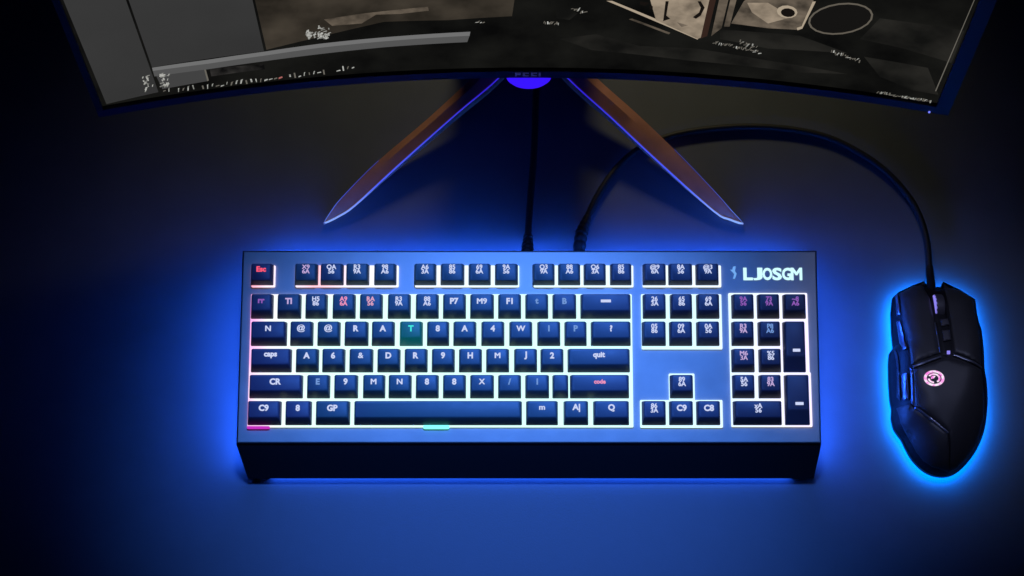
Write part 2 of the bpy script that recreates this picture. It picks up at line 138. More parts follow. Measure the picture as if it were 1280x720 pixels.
# ---------------------------------------------------------------- materials
def mat(name, color, rough=.5, metal=0, spec=.5, emis=None, estr=0, bump=0, bscale=800, rvar=0, cvar=0, coat=0):
    m = bpy.data.materials.new(name); m.use_nodes = True
    nt = m.node_tree; b = nt.nodes['Principled BSDF']
    b.inputs['Base Color'].default_value = (*color, 1)
    b.inputs['Roughness'].default_value = rough
    b.inputs['Metallic'].default_value = metal
    b.inputs['Specular IOR Level'].default_value = spec
    b.inputs['Coat Weight'].default_value = coat
    if emis:
        b.inputs['Emission Color'].default_value = (*emis, 1)
        b.inputs['Emission Strength'].default_value = estr
    if bump or rvar or cvar:
        tc = nt.nodes.new('ShaderNodeTexCoord')
        n = nt.nodes.new('ShaderNodeTexNoise')
        n.inputs['Scale'].default_value = bscale; n.inputs['Detail'].default_value = 5
        nt.links.new(tc.outputs['Object'], n.inputs['Vector'])
        if bump:
            bp = nt.nodes.new('ShaderNodeBump')
            bp.inputs['Strength'].default_value = bump; bp.inputs['Distance'].default_value = .0004
            nt.links.new(n.outputs['Fac'], bp.inputs['Height'])
            nt.links.new(bp.outputs['Normal'], b.inputs['Normal'])
        n2 = nt.nodes.new('ShaderNodeTexNoise')
        n2.inputs['Scale'].default_value = bscale*.05; n2.inputs['Detail'].default_value = 6
        nt.links.new(tc.outputs['Object'], n2.inputs['Vector'])
        if rvar:
            r = nt.nodes.new('ShaderNodeMapRange')
            r.inputs['To Min'].default_value = rough-rvar; r.inputs['To Max'].default_value = rough+rvar
            nt.links.new(n2.outputs['Fac'], r.inputs['Value'])
            nt.links.new(r.outputs['Result'], b.inputs['Roughness'])
        if cvar:
            cr = nt.nodes.new('ShaderNodeValToRGB')
            cr.color_ramp.elements[0].position = .3; cr.color_ramp.elements[1].position = .7
            cr.color_ramp.elements[0].color = (*[c*(1-cvar) for c in color], 1)
            cr.color_ramp.elements[1].color = (*[c*(1+cvar) for c in color], 1)
            nt.links.new(n2.outputs['Fac'], cr.inputs['Fac'])
            nt.links.new(cr.outputs['Color'], b.inputs['Base Color'])
    return m

def glow(name, color, strength):
    m = bpy.data.materials.new(name); m.use_nodes = True
    nt = m.node_tree; nt.nodes.clear()
    e = nt.nodes.new('ShaderNodeEmission'); o = nt.nodes.new('ShaderNodeOutputMaterial')
    e.inputs['Color'].default_value = (*color, 1); e.inputs['Strength'].default_value = strength
    nt.links.new(e.outputs[0], o.inputs['Surface'])
    return m

def lin(r, g, b):
    f = lambda c: c/12.92 if c <= .04045 else ((c+.055)/1.055)**2.4
    return tuple(f(c/255) for c in (r, g, b))

def mottled(name, c0, c1, scale, strength=1, detail=6, lo=.35, hi=.65):
    """a lit display area whose tone wanders"""
    m = glow(name, c0, strength); nt = m.node_tree
    e = [n for n in nt.nodes if n.type == 'EMISSION'][0]
    tc = nt.nodes.new('ShaderNodeTexCoord'); n = nt.nodes.new('ShaderNodeTexNoise')
    n.inputs['Scale'].default_value = scale; n.inputs['Detail'].default_value = detail
    cr = nt.nodes.new('ShaderNodeValToRGB')
    cr.color_ramp.elements[0].position = lo; cr.color_ramp.elements[1].position = hi
    cr.color_ramp.elements[0].color = (*c0, 1); cr.color_ramp.elements[1].color = (*c1, 1)
    nt.links.new(tc.outputs['Object'], n.inputs['Vector'])
    nt.links.new(n.outputs['Fac'], cr.inputs['Fac'])
    nt.links.new(cr.outputs['Color'], e.inputs['Color'])
    return m

def key_bleed_tint(m):
    """backlight bleed painted into the cap colour along the board: plum at the left, teal in the middle, near black on the right"""
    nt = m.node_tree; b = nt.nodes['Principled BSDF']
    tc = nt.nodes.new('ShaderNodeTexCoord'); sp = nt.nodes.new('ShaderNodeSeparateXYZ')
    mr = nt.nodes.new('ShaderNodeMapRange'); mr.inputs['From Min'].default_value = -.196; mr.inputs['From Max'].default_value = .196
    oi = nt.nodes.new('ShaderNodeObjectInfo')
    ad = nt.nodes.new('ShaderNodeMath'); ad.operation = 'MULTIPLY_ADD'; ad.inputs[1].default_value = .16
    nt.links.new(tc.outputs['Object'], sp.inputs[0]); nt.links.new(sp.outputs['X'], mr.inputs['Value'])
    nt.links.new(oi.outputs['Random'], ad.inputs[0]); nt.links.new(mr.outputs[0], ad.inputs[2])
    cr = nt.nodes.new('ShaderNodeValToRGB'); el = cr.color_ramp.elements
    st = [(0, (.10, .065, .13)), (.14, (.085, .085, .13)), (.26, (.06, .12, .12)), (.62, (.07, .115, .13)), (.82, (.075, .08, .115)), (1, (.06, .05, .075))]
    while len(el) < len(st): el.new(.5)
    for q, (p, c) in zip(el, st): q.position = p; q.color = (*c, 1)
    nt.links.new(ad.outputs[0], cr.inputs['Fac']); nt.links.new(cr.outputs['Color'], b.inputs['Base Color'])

M = {}
M['desk'] = mat('desk_surface', DESK, .55, spec=.25, bump=.2, bscale=900, rvar=.06, cvar=.05)
M['case'] = mat('keyboard_case', (.010, .011, .016), .5, spec=.3, bump=.15, bscale=1500)
M['plate'] = mat('brushed_plate', PLATE, .42, metal=.35, spec=.4, bump=.1, bscale=1200, rvar=.06, cvar=.06)
M['key'] = mat('keycap_plastic', (.075, .095, .125), .5, spec=.5, bump=.25, bscale=2500, rvar=.08)
key_bleed_tint(M['key'])
M['key_teal'] = mat('keycap_plastic_teal', (.030, .045, .05), .5, emis=(.0, .26, .27), estr=.28, bump=.2, bscale=2500)
M['white_leg'] = glow('legend_white', lin(205, 215, 250), 1.0)
M['dim_leg'] = glow('legend_dim', lin(120, 160, 225), .9)
M['pink_leg'] = glow('legend_pink', lin(240, 150, 190), 1.0)
M['red_leg'] = glow('legend_red', lin(255, 90, 120), 1.0)
M['violet_leg'] = glow('legend_violet', lin(150, 95, 190), .9)
M['teal_leg'] = glow('legend_teal', lin(70, 235, 225), 1.0)
M['logo'] = glow('logo_white', lin(205, 250, 255), 1.1)
M['logo_dim'] = glow('logo_dim', lin(120, 180, 255), .9)
M['cyan_led'] = glow('cyan_led', lin(120, 255, 245), 1.6)
M['magenta_led'] = glow('magenta_led', lin(200, 50, 195), 1.0)
for q_ in ('front', 'side', 'back'): M['strip_'+q_] = glow('blue_led_strip', STRIPCOL, STRIP[q_])
M['mstrip'] = glow('cyan_led_strip', (.0, .22, 1.0), MSTRIP)
M['rubber'] = mat('black_rubber', (.008, .008, .009), .6, spec=.3)
M['cable'] = mat('cable_sleeve', (.008, .009, .012), .5, spec=.3, bump=.4, bscale=3000)
M['monitor'] = mat('monitor_plastic', (.006, .006, .010), .45, spec=.35, bump=.1, bscale=1500)
M['bezel'] = mat('monitor_bezel', (.003, .0025, .03), .42, spec=.4, bump=.05, bscale=900, rvar=.08)  # keyboard's blue glow painted into the bezel colour; left bar stays black
M['leg'] = mat('bronze_leg', (.72, .33, .24), .5, metal=.2, bump=.12, bscale=1200, rvar=.1, cvar=.12)
M['leg_side'] = mat('dark_leg_side', (.02, .018, .02), .4, metal=.4)
M['mouse'] = mat('mouse_shell', (.04, .04, .046), .45, spec=.45, bump=.25, bscale=2600, rvar=.07)
M['mouse_dark'] = mat('mouse_underbody', (.006, .006, .009), .5, spec=.3)
M['mouse_gloss'] = mat('mouse_gloss_trim', (.22, .24, .32), .28, metal=.7)
M['wheel'] = mat('wheel_rubber', (.06, .06, .075), .55)
M['wheel_lit'] = glow('wheel_light', lin(150, 140, 255), .9)

# the light under the keycaps: colour runs from pink at the left edge through mint to violet-white
def keylight():
    m = glow('key_backlight', (1, 1, 1), 1); nt = m.node_tree
    e = [n for n in nt.nodes if n.type == 'EMISSION'][0]
    tc = nt.nodes.new('ShaderNodeTexCoord'); sp = nt.nodes.new('ShaderNodeSeparateXYZ')
    mp = nt.nodes.new('ShaderNodeMapRange')
    mp.inputs['From Min'].default_value = -.196; mp.inputs['From Max'].default_value = .196
    nt.links.new(tc.outputs['Object'], sp.inputs[0]); nt.links.new(sp.outputs['X'], mp.inputs['Value'])
    wob = nt.nodes.new('ShaderNodeTexNoise'); wob.inputs['Scale'].default_value = 38
    nt.links.new(tc.outputs['Object'], wob.inputs['Vector'])
    wm = nt.nodes.new('ShaderNodeMath'); wm.operation = 'MULTIPLY_ADD'
    wm.inputs[1].default_value = .10; 
    nt.links.new(wob.outputs['Fac'], wm.inputs[0]); nt.links.new(mp.outputs[0], wm.inputs[2])
    ws = nt.nodes.new('ShaderNodeMath'); ws.operation = 'SUBTRACT'; ws.inputs[1].default_value = .05
    nt.links.new(wm.outputs[0], ws.inputs[0])
    def ramp(stops):
        r = nt.nodes.new('ShaderNodeValToRGB'); el = r.color_ramp.elements
        while len(el) < len(stops): el.new(.5)
        for q, (p, c) in zip(el, stops): q.position = p; q.color = (*lin(*c), 1)
        nt.links.new(ws.outputs[0], r.inputs['Fac'])
        return r
    low = ramp([(0, (250, 110, 220)), (.05, (235, 235, 240)), (.12, (215, 250, 243)), (.40, (205, 247, 240)), (.62, (205, 250, 248)), (.80, (205, 240, 255)), (1, (240, 225, 255))])
    top = ramp([(0, (255, 130, 160)), (.05, (250, 225, 240)), (.10, (240, 225, 250)), (.13, (255, 190, 205)), (.2, (235, 235, 255)), (.5, (215, 245, 255)), (.8, (225, 240, 255)), (1, (230, 235, 255))])
    mv = nt.nodes.new('ShaderNodeMapRange'); mv.inputs['From Min'].default_value = .098; mv.inputs['From Max'].default_value = .107
    nt.links.new(sp.outputs['Y'], mv.inputs['Value'])
    mx = nt.nodes.new('ShaderNodeMix'); mx.data_type = 'RGBA'
    nt.links.new(mv.outputs[0], mx.inputs['Factor'])
    nt.links.new(low.outputs['Color'], mx.inputs['A']); nt.links.new(top.outputs['Color'], mx.inputs['B'])
    nt.links.new(mx.outputs['Result'], e.inputs['Color'])
    e.inputs['Strength'].default_value = KEYGLOW
    return m
M['keylight'] = keylight()

# ---------------------------------------------------------------- desk
bm = bmesh.new()
v = [bm.verts.new(p) for p in ((-1.6, -.9, 0), (1.6, -.9, 0), (1.6, 1.3, 0), (-1.6, 1.3, 0))]
bm.faces.new(v)
desk = link_mesh('desk_top', bm, M['desk'], smooth=False)
desk['kind'] = 'structure'

# ---------------------------------------------------------------- keyboard
TILT = math.radians(7)
kb = thing('keyboard', 'wide black keyboard with glowing backlit keys and bluish metal plate, below the monitor', 'keyboard', S((KB_ORIGIN[0], KB_ORIGIN[1], 0)))
KM = Matrix.Translation((0, 0, KB_ORIGIN[2]*MM)) @ Matrix.Rotation(TILT, 4, 'X')
def kput(bm): bmesh.ops.transform(bm, matrix=KM, verts=bm.verts[:])
def kpart(name, bm, m, parent=kb, **k):
    kput(bm); return link_mesh(name, bm, m, parent, **k)
def kplace(o):
    o.matrix_basis = KM
    return o

# case: lofted from the foot print to the rim of the plate, front face sloping out towards the user
bm = bmesh.new()
(tl, tr, br_, bl_) = [(*p, 0) for p in KB_TOP]
f0, f1 = KB_BOT
bot = [f0, f1, (194.5, 129, -24), (-193, 129, -24)]
def lerp(a, b, t): return tuple(x+(y-x)*t for x, y in zip(a, b))
top = [tl, tr, br_, bl_]
ctr = (0, 66, 0)
def ins(p, d): return (p[0]-math.copysign(d, p[0]), p[1]+(d if p[1] < 60 else -d), p[2])
rings = [[S(ins((p[0], p[1], p[2]-1.2), 1.2)) for p in bot], [S(p) for p in bot]]
for t in (.33, .66): rings.append([S(lerp(b, a, t)) for b, a in zip(bot, top)])
rings.append([S((p[0], p[1], -1.6)) for p in top])
rings.append([S(ins((p[0], p[1], -.4), .4)) for p in top])
rings.append([S(ins((p[0], p[1], 0), 1.3)) for p in top])
loft(bm, rings)
case = kpart('case', bm, M['case'], angle=25)
bm = bmesh.new()
rings = []
for d, z in ((1.0, -.3), (1.0, .25), (1.5, .6)): rings.append([S((*ins((p[0], p[1], 0), d)[:2], z)) for p in top])
loft(bm, rings)
plate = kpart('top_plate', bm, M['plate'], angle=25)

# light guide showing between the keys
bm = bmesh.new()
for i, (x0, x1, y0, y1) in enumerate(PANELS):
    z = 1.7+.03*i
    loft(bm, [rrect(x0, x1, y0, y1, .7, .2), rrect(x0, x1, y0, y1, .7, z)])
panel = link_mesh('backlight_panel', bm, M['keylight'], kb, smooth=False); kplace(panel)

# LED strips: one under the front lip, one under the rim of each side and of the back
def kstrip(bm, m):
    if isinstance(m, list):
        bm.normal_update()
        for f in bm.faces: f.material_index = 0 if f.calc_center_median().z < -.0329 else 1
    kpart('underglow_strip', bm, m, smooth=False)
bm = bmesh.new()
box(bm, *[c*MM for c in (-184, 186, -19.2, -15.5, -24.2, -22.9)])
kstrip(bm, M['strip_front'])
for sx in (-1, 1):
    bm = bmesh.new()
    pr = []
    for y, z in ((-9, -20), (124, -20), (124, -13.5), (-5, -13.5)):
        t = -z/22
        w0 = lerp(tl, bl_, y/132.75) if sx < 0 else lerp(tr, br_, y/132.75)
        w1 = lerp(f0, bot[3], (y+20.6)/149.6) if sx < 0 else lerp(f1, bot[2], (y+20.6)/149.6)
        pr.append((w0[0]+(w1[0]-w0[0])*t, y, z))
    loft(bm, [[S((x+sx*(.15+.6*k), y, z)) for x, y, z in pr] for k in (0, 1)])
    kstrip(bm, M['strip_side'])
bm = bmesh.new()
box(bm, *[c*MM for c in (-187, 189, 123.5, 129.5, -33.0, -25.1)])
kstrip(bm, [M['strip_back'], M['case']])

# feet
for sx in (-1, 1):
    bm = bmesh.new()
    x = 182*sx+1.5
    loft(bm, [rrect(x-6, x+6, -20.8, -12, 2.5, -25.6), rrect(x-6, x+6, -20, -13, 2.5, -21)])
    kpart('foot', bm, M['rubber'])
for sx in (-1, 1):
    bm = bmesh.new()
    x = 160*sx
    a = [(x-12, 105, -24), (x+12, 105, -24), (x+12, 112, -24), (x-12, 112, -24)]
    b = [(x-10, 106, -43.7), (x+10, 106, -43.7), (x+10, 111, -44.4), (x-10, 111, -44.4)]
    loft(bm, [[S(p) for p in b], [S(p) for p in a]])
    kpart('flip_foot', bm, M['rubber'])

# keycaps
PAIRS = '8659A3'
def keycap(x0, x1, y0, y1):
    # the function row leans towards the user: a shorter front face
    k = .5 if y0 > 104 else 1
    x0 -= .32; x1 += .32; y0 -= .2; y1 += .15
    bm = bmesh.new()
    w = x1-x0; hgt = y1-y0
    sx = min(1.1, w*.09)
    specs = [(0, 0, 0, .6, 1.6), (.05, .05, .05, .6, 3.2), (sx*.8, hgt*.25*k, .5, .9, 8.2), (sx+.25, hgt*.275*k, .75, 1.4, 8.9), (sx+.9, hgt*.31*k, 1.3, 1.4, 9.15)]
    rings = [rrect(x0+a, x1-a, y0+f, y1-b, r, z, 3) for a, f, b, r, z in specs]
    vs = loft(bm, rings)
    return bm
special = {0: 'red_leg', 16: 'violet_leg', 17: 'dim2', 19: 'pink_leg', 20: 'pinkish'}
M['dim2'] = glow('legend_lilac', lin(200, 175, 225), .95)
M['pinkish'] = glow('legend_rose', lin(230, 170, 200), .95)
for i, (x0, x1, y0, y1, leg) in enumerate(KEYS):
    teal = (leg == 'T')
    k = keycap(x0, x1, y0, y1)
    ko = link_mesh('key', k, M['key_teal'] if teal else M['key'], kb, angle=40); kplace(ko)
    if teal: ko['label'] = 'black key glowing teal in the second letter row'
    if not leg: continue
    w = x1-x0; hgt = y1-y0
    mname = 'white_leg'
    if i in special: mname = special[i]
    elif leg in ('code', '8') and w > 30: mname = 'pink_leg'
    elif leg == 'code': mname = 'pink_leg'
    elif teal: mname = 'teal_leg'
    elif i in (1,): mname = 'dim2'
    elif leg in ('t', 'B', 'I', '/', 'P', 'E'): mname = 'dim_leg'
    elif i in (32, 33, 34): mname = 'violet_leg'
    elif x0 > 130: mname = 'dim2' if i % 2 else 'white_leg'
    xc = (x0+x1)/2; yc = y1-hgt*(.33 if y1 < 104 else .31)
    if y1 < 125 and y1-y0 > 25:      # tall numpad keys
        bmx = bmesh.new(); box(bmx, *[c*MM for c in (x0+w*.38, x0+w*.72, (y0+y1)/2-4.2, (y0+y1)/2-2.2, 9.16, 9.26)])
        lo = link_mesh('legend', bmx, M['white_leg'], ko, smooth=False)
    elif leg == '-':
        bmx = bmesh.new(); box(bmx, *[c*MM for c in (xc-3.4, xc+3.4, yc-.9, yc+1, 9.16, 9.26)])
        lo = link_mesh('legend', bmx, M['white_leg'], ko, smooth=False)
    else:
        pair = len(leg) == 1 and (y1 > 85 and x0 > -175 and leg not in 'tB' or x0 > 70)
        body = leg+PAIRS[(i+2) % len(PAIRS)]+'\n'+PAIRS[i % len(PAIRS)]+PAIRS[(i*3+1) % len(PAIRS)] if pair else leg
        me = text_mesh(body, 4.3*MM if pair else 3.9*MM if leg == 'code' else 5.5*MM if len(leg) < 3 else 5.0*MM, min(w*.5 if pair else w*.62, 13)*MM, .03 if pair else .044)
        me.materials.clear(); me.materials.append(M[mname])
        for v in me.vertices: v.co += Vector((xc*MM, yc*MM, 9.22*MM))
        lo = bpy.data.objects.new('legend', me); col.objects.link(lo); lo.parent = ko

# white logo lettering and small mark on the plate, status LEDs on the front rim
(la, lb, lc, ld, le, lf) = LOGO
lbm = bmesh.new()
cw = (lb[0]-la[0])/6.15
for j, ch in enumerate('LJOSGM'):
    lm = text_mesh(ch, 10*MM, None, .038)
    xs = [v.co.x for v in lm.vertices]; ys = [v.co.y for v in lm.vertices]
    wd = cw*(1.18 if ch == 'M' else .98 if ch in 'LJ' else 1.0)
    kx = wd*MM/(max(xs)-min(xs)); ky = (lb[1]-la[1])*.95*MM/(max(ys)-min(ys))
    for v in lm.vertices:
        v.co = Vector((v.co.x*kx+(la[0]+cw*(j+.5))*MM, v.co.y*ky+(la[1]+lb[1])/2*MM, v.co.z+.75*MM))
    lbm.from_mesh(lm); bpy.data.meshes.remove(lm)
me = bpy.data.meshes.new('logo_lettering'); lbm.to_mesh(me); lbm.free()
me.materials.append(M['logo'])
lg = bpy.data.objects.new('logo_lettering', me); col.objects.link(lg); lg.parent = kb; kplace(lg)
bm = bmesh.new()
mk = [(137.2, 119.2), (138.6, 119.0), (139.4, 121.3), (141.0, 121.5), (140.5, 118.2), (141.6, 116.2), (140.3, 112.8), (139.0, 112.8), (139.9, 116.0), (138.8, 117.4)]
loft(bm, [[S((*p, z)) for p in mk] for z in (.6, .8)])
kpart('logo_mark', bm, M['logo_dim'], smooth=False)
bm = bmesh.new()
loft(bm, [rrect(le[0]-1, lf[0]+1, le[1]-1.3, lf[1]+1.1, 1.1, .5), rrect(le[0]-1, lf[0]+1, le[1]-1.3, lf[1]+1.1, 1.1, 2.5)])
kpart('status_light', bm, M['cyan_led'], smooth=False)['label'] = 'bright cyan light below the space bar'
bm = bmesh.new()
loft(bm, [rrect(-188.3, -173, 10.0, 11.7, .7, .5), rrect(-188.3, -173, 10.0, 11.7, .7, 2.5)])
kpart('status_light', bm, M['magenta_led'], smooth=False)['label'] = 'magenta light below the bottom left key'

# cable leaving the back of the keyboard
bm = bmesh.new()
pts = [(10.2, 13, 20), (10.8, 22, 12), (11.2, 32, 5)] + CABLE_K[1:] + [(18, 160, 3.5), (22, 220, 3.5), (40, 300, 3.5)]
off = Vector((KB_ORIGIN[0]*MM, KB_ORIGIN[1]*MM, 0))
sp = [p-off for p in spline([S(p) for p in pts], 8)]
tube(bm, sp, .0025)
kc = link_mesh('cable', bm, M['cable'], kb)
bm = bmesh.new()
q = spline([Vector(S(p))-off for p in ((10.0, 8, 24), (10.4, 16, 17), (10.8, 24, 11), (11.2, 32, 6.2), (11.5, 38, 5))], 6)
tube(bm, q, [(.0048-.0015*(i/24)**2)*(1 if i % 3 else .82) for i in range(len(q))], 16)
link_mesh('strain_relief', bm, M['cable'], kc)

# ---------------------------------------------------------------- mouse
mo = thing('mouse', 'black angular gaming mouse with glowing round logo and blue underglow, right of the keyboard', 'computer mouse', S(MOUSE_ORIGIN))
def segd(x, y, a, b):
    dx, dy = b[0]-a[0], b[1]-a[1]; L = dx*dx+dy*dy
    t = 0 if L == 0 else max(0, min(1, ((x-a[0])*dx+(y-a[1])*dy)/L))
    return math.hypot(x-a[0]-t*dx, y-a[1]-t*dy)
def dist(x, y, poly):
    n = len(poly); d = min(segd(x, y, poly[i], poly[(i+1) % n]) for i in range(n))
    inside = False
    for i in range(n):
        a, b = poly[i], poly[(i+1) % n]
        if (a[1] > y) != (b[1] > y) and x < (b[0]-a[0])*(y-a[1])/(b[1]-a[1])+a[0]: inside = not inside
    return d if inside else -d
def sstep(t): t = max(0, min(1, t)); return t*t*(3-2*t)
M_ALL = M_OUT
def round_rear(pts, a, b):
    return pts[:a]+[(p.x, p.y) for p in spline([(x, y, 0) for x, y in pts[a:b]], 3)]+pts[b:]
M_OUT = round_rear(M_ALL, 12, 31)
M_HULL = round_rear(M_ALL, 12, 31)
M_HULL = [q for q in M_HULL if q not in (M_ALL[0], M_ALL[34], M_ALL[35], M_ALL[36])]
def mh(x, y):
    d = max(0, dist(x, y, M_HULL))
    H = 38-17*sstep((y+8)/85)-6*sstep((-y-15)/55)
    R = 17+13*sstep((-y+10)/50)
    k = 1-min(d/R, 1)
    return 9+(H-9)*math.sqrt(max(0, 1-k**2.2))

def shell(name, poly, m, lift=0, edge=.9, depth=3.5, step=2.0, parent=None, fall=1.0, floor=2.5):
    bm = bmesh.new()
    vs = [bm.verts.new((x, y, 0)) for x, y in poly]
    f = bm.faces.new(vs)
    bmesh.ops.triangulate(bm, faces=[f])
    def cutter(co, no):
        g = bm.verts[:]+bm.edges[:]+bm.faces[:]
        bmesh.ops.bisect_plane(bm, geom=g, plane_co=co, plane_no=no)
    xs = [p[0] for p in poly]; ys = [p[1] for p in poly]
    x = min(xs)+step/2
    while x < max(xs): cutter((x, 0, 0), (1, 0, 0)); x += step
    y = min(ys)+step/2
    while y < max(ys): cutter((0, y, 0), (0, 1, 0)); y += step
    # an extra loop just inside the edge so the rim rounds over
    bmesh.ops.triangulate(bm, faces=[f for f in bm.faces if len(f.verts) > 4])
    bound = [e for e in bm.edges if e.is_boundary]
    for v in bm.verts:
        d = max(0, dist(v.co.x, v.co.y, poly)) if not v.is_boundary else 0
        k = max(0, 1-d/edge)
        v.co.z = mh(v.co.x, v.co.y)+lift-fall*k*k
    ret = bmesh.ops.extrude_edge_only(bm, edges=bound)
    for v in [g for g in ret['geom'] if isinstance(g, bmesh.types.BMVert)]:
        v.co.z = max(floor, v.co.z-depth)
    bmesh.ops.scale(bm, vec=(MM, MM, MM), verts=bm.verts[:])
    return link_mesh(name, bm, m, parent or mo, angle=50)

def grow(poly, d):
    cx = sum(p[0] for p in poly)/len(poly); cy = sum(p[1] for p in poly)/len(poly)
    return [(cx+(x-cx)*(1+d), cy+(y-cy)*(1+d)) for x, y in poly]
base = shell('base', M_OUT, M['mouse_dark'], lift=-1.5, depth=30, edge=1.5, fall=2, floor=10)
shell('left_button', M_PARTS['left_button'], M['mouse'], lift=.3)
shell('right_button', M_PARTS['right_button'], M['mouse'], lift=.3)
shell('centre_strip', M_PARTS['channel'], M['mouse_dark'], lift=-1.0, edge=.6)
shell('palm_shell', M_PARTS['palm'], M['mouse'], lift=.4)
shell('side_shell', M_PARTS['side_shell'], M['mouse'], lift=.15)
for n in ('front_side', 'mid_side'): shell('side_button', M_PARTS[n], M['mouse_gloss'], lift=.9, edge=.5, step=1.5)
shell('thumb_wing', M_PARTS['thumb_a'], M['mouse'], lift=1.2, edge=.5, step=1.5)
shell('thumb_wing', M_PARTS['thumb_b'], M['mouse'], lift=1.2, edge=.5, step=1.5)
shell('thumb_button', M_PARTS['thumb_c'], M['mouse_gloss'], lift=1.0, edge=.5, step=1.5)
shell('seam_trim', M_PARTS['seam_trim'], M['mouse_gloss'], lift=.5, edge=.5, step=1.5)
for n in ('dpi_a', 'dpi_b'): shell('mode_button', M_PARTS[n], M['wheel'], lift=.9, edge=.7, step=1)
shell('mode_light', M_PARTS['dot'], M['wheel_lit'], lift=-.4, edge=.3, step=1, fall=.2)
for n in ('seam_a', 'seam_b', 'seam_c', 'seam_d'): shell('seam_trim', M_PARTS[n], M['mouse_gloss'], lift=.75, edge=.3, step=1.5, fall=.2)
# scroll wheel with ribbed tyre
wp = M_PARTS['wheel']; wx = sum(p[0] for p in wp)/4; wy = sum(p[1] for p in wp)/4
bm = bmesh.new()
n = 36; W = 3.3; R0 = 9.5; wz = mh(wx, wy)-5.5
rings = []
for x, r in ((-W, R0-1.6), (-W+.5, R0-.4), (-W+1.2, R0), (W-1.2, R0), (W-.5, R0-.4), (W, R0-1.6)):
    rings.append([S((wx+x, wy+(r-(.5 if (k % 2 and abs(x) < W-.6) else 0))*math.cos(2*math.pi*k/n), wz+(r-(.5 if (k % 2 and abs(x) < W-.6) else 0))*math.sin(2*math.pi*k/n))) for k in range(n)])
loft(bm, rings)
wh = link_mesh('scroll_wheel', bm, M['wheel'], mo, angle=30)
bm = bmesh.new()
loft(bm, [[S((wx-W-.1+.9*q, wy+(R0-1.0+.75*q)*math.cos(2*math.pi*k/n), wz+(R0-1.0+.75*q)*math.sin(2*math.pi*k/n))) for k in range(n)] for q in (0, 1)])
link_mesh('wheel_light', bm, M['wheel_lit'], wh)
# round glowing emblem: a broken ring over a bright disc
lx, ly = M_PARTS['logo'][0]
m_em = mottled('emblem_glow', lin(255, 130, 230), lin(255, 240, 255), 420, 1.0, 2, .38, .6)
bm = bmesh.new()
nn = 28
for r0, r1, a0, a1 in ((5.0, 6.9, 0, 360), (0.1, 2.2, 60, 200), (2.9, 4.3, -60, 150), (3.0, 4.4, 185, 265)):
    st = max(6, int(abs(a1-a0)/13))
    for k in range(st):
        q = []
        for a, r in ((k, r0), (k+1, r0), (k+1, r1), (k, r1)):
            t = math.radians(a0+(a1-a0)*a/st)
            x, y = lx+r*math.cos(t), ly+r*.80*math.sin(t)
            q.append(bm.verts.new(S((x, y, mh(x, y)+.55))))
        bm.faces.new(q)
bmesh.ops.remove_doubles(bm, verts=bm.verts[:], dist=1e-6)
link_mesh('emblem', bm, m_em, mo, smooth=False)['label'] = 'round pink and white glowing emblem'
# underglow strip round the foot
bm = bmesh.new()
cxm = sum(p[0] for p in M_HULL)/len(M_HULL); cym = sum(p[1] for p in M_HULL)/len(M_HULL)
ring = [Vector((x, y, 0)) for x, y in M_HULL]
def off_ring(d, z): 
    out = []
    for p in ring:
        c = Vector((cxm, cym, 0)); v = p-c; out.append(S((*(c+v*(1+d/v.length))[:2], z)))
    return out
loft(bm, [off_ring(-3.5, .8), off_ring(-3.0, 1.6), off_ring(-1.9, 6.4), off_ring(-1.5, 9.9), off_ring(-4, 10.3)])
link_mesh('underglow_strip', bm, M['mstrip'], mo, smooth=False)
# cable: mouse nose -> arc over the desk -> under the stand leg -> behind the keyboard
bm = bmesh.new()
offm = Vector(S(MOUSE_ORIGIN))
tail = [(48.6, 36, 3.2), (47.5, 27, 3.2), (47, 12, 3.2), (47, -5, 3.2), (44, -20, 3.2)]
pts = [(291.5, -10, 15), (292.2, -2, 12), (292.9, 7, 7)] + CABLE_M[1:-1] + tail
sp = [p-offm for p in spline([S(p) for p in pts], 8)]
tube(bm, sp, .0024)
mc = link_mesh('cable', bm, M['cable'], mo)
bm = bmesh.new()
q = [Vector(S(p))-offm for p in ((291.6, -8, 14.2), (292.2, -2, 12), (292.9, 7, 7.4), (293.4, 14, 4.9))]
tube(bm, q, [.0030, .0030, .0030, .0027])
link_mesh('strain_relief', bm, M['cable'], mc)
bm = bmesh.new()
q = [Vector(S(p))-offm for p in ((54, 53, 3.4), (51, 45, 4.0), (48.9, 38, 4.4), (47.5, 27, 4.4), (47, 14, 4.4))]
q = spline(q, 6)
tube(bm, q, [(.0028+.0018*min(1, i/10))*(1 if i % 3 else .86) for i in range(len(q))], 16)
link_mesh('ferrite_bead', bm, M['cable'], mc)

# ---------------------------------------------------------------- monitor
MR = 1400.0; MT = math.radians(5); MYAW = math.radians(.1)
mn = thing('monitor', 'curved black monitor on bronze V shaped legs, showing grey panels and a sepia picture', 'monitor', S((MON_ORIGIN[0], MON_ORIGIN[1], 0)), (0, 0, MYAW))
z0 = MON_ORIGIN[2]
cT, sT = math.cos(MT), math.sin(MT)
def scr(s, v, d=0):
    """point on the curved display: s along the arc, v up, d towards the user (mm)"""
    a = s/MR; x = (MR-d)*math.sin(a); f = MR-(MR-d)*math.cos(a)
    return S((x, -cT*f+sT*v, z0+sT*f+cT*v))
SL, SR, VB, VT = -289.5, 281.5, 10.5, 322.0
def curved_slab(bm, s0, s1, v0, v1, d0, d1, n, mat=0):
    rings = []
    for i in range(n+1):
        s = s0+(s1-s0)*i/n
        rings.append([scr(s, v0, d0), scr(s, v1, d0), scr(s, v1, d1), scr(s, v0, d1)])
    loft(bm, rings, mat=mat)
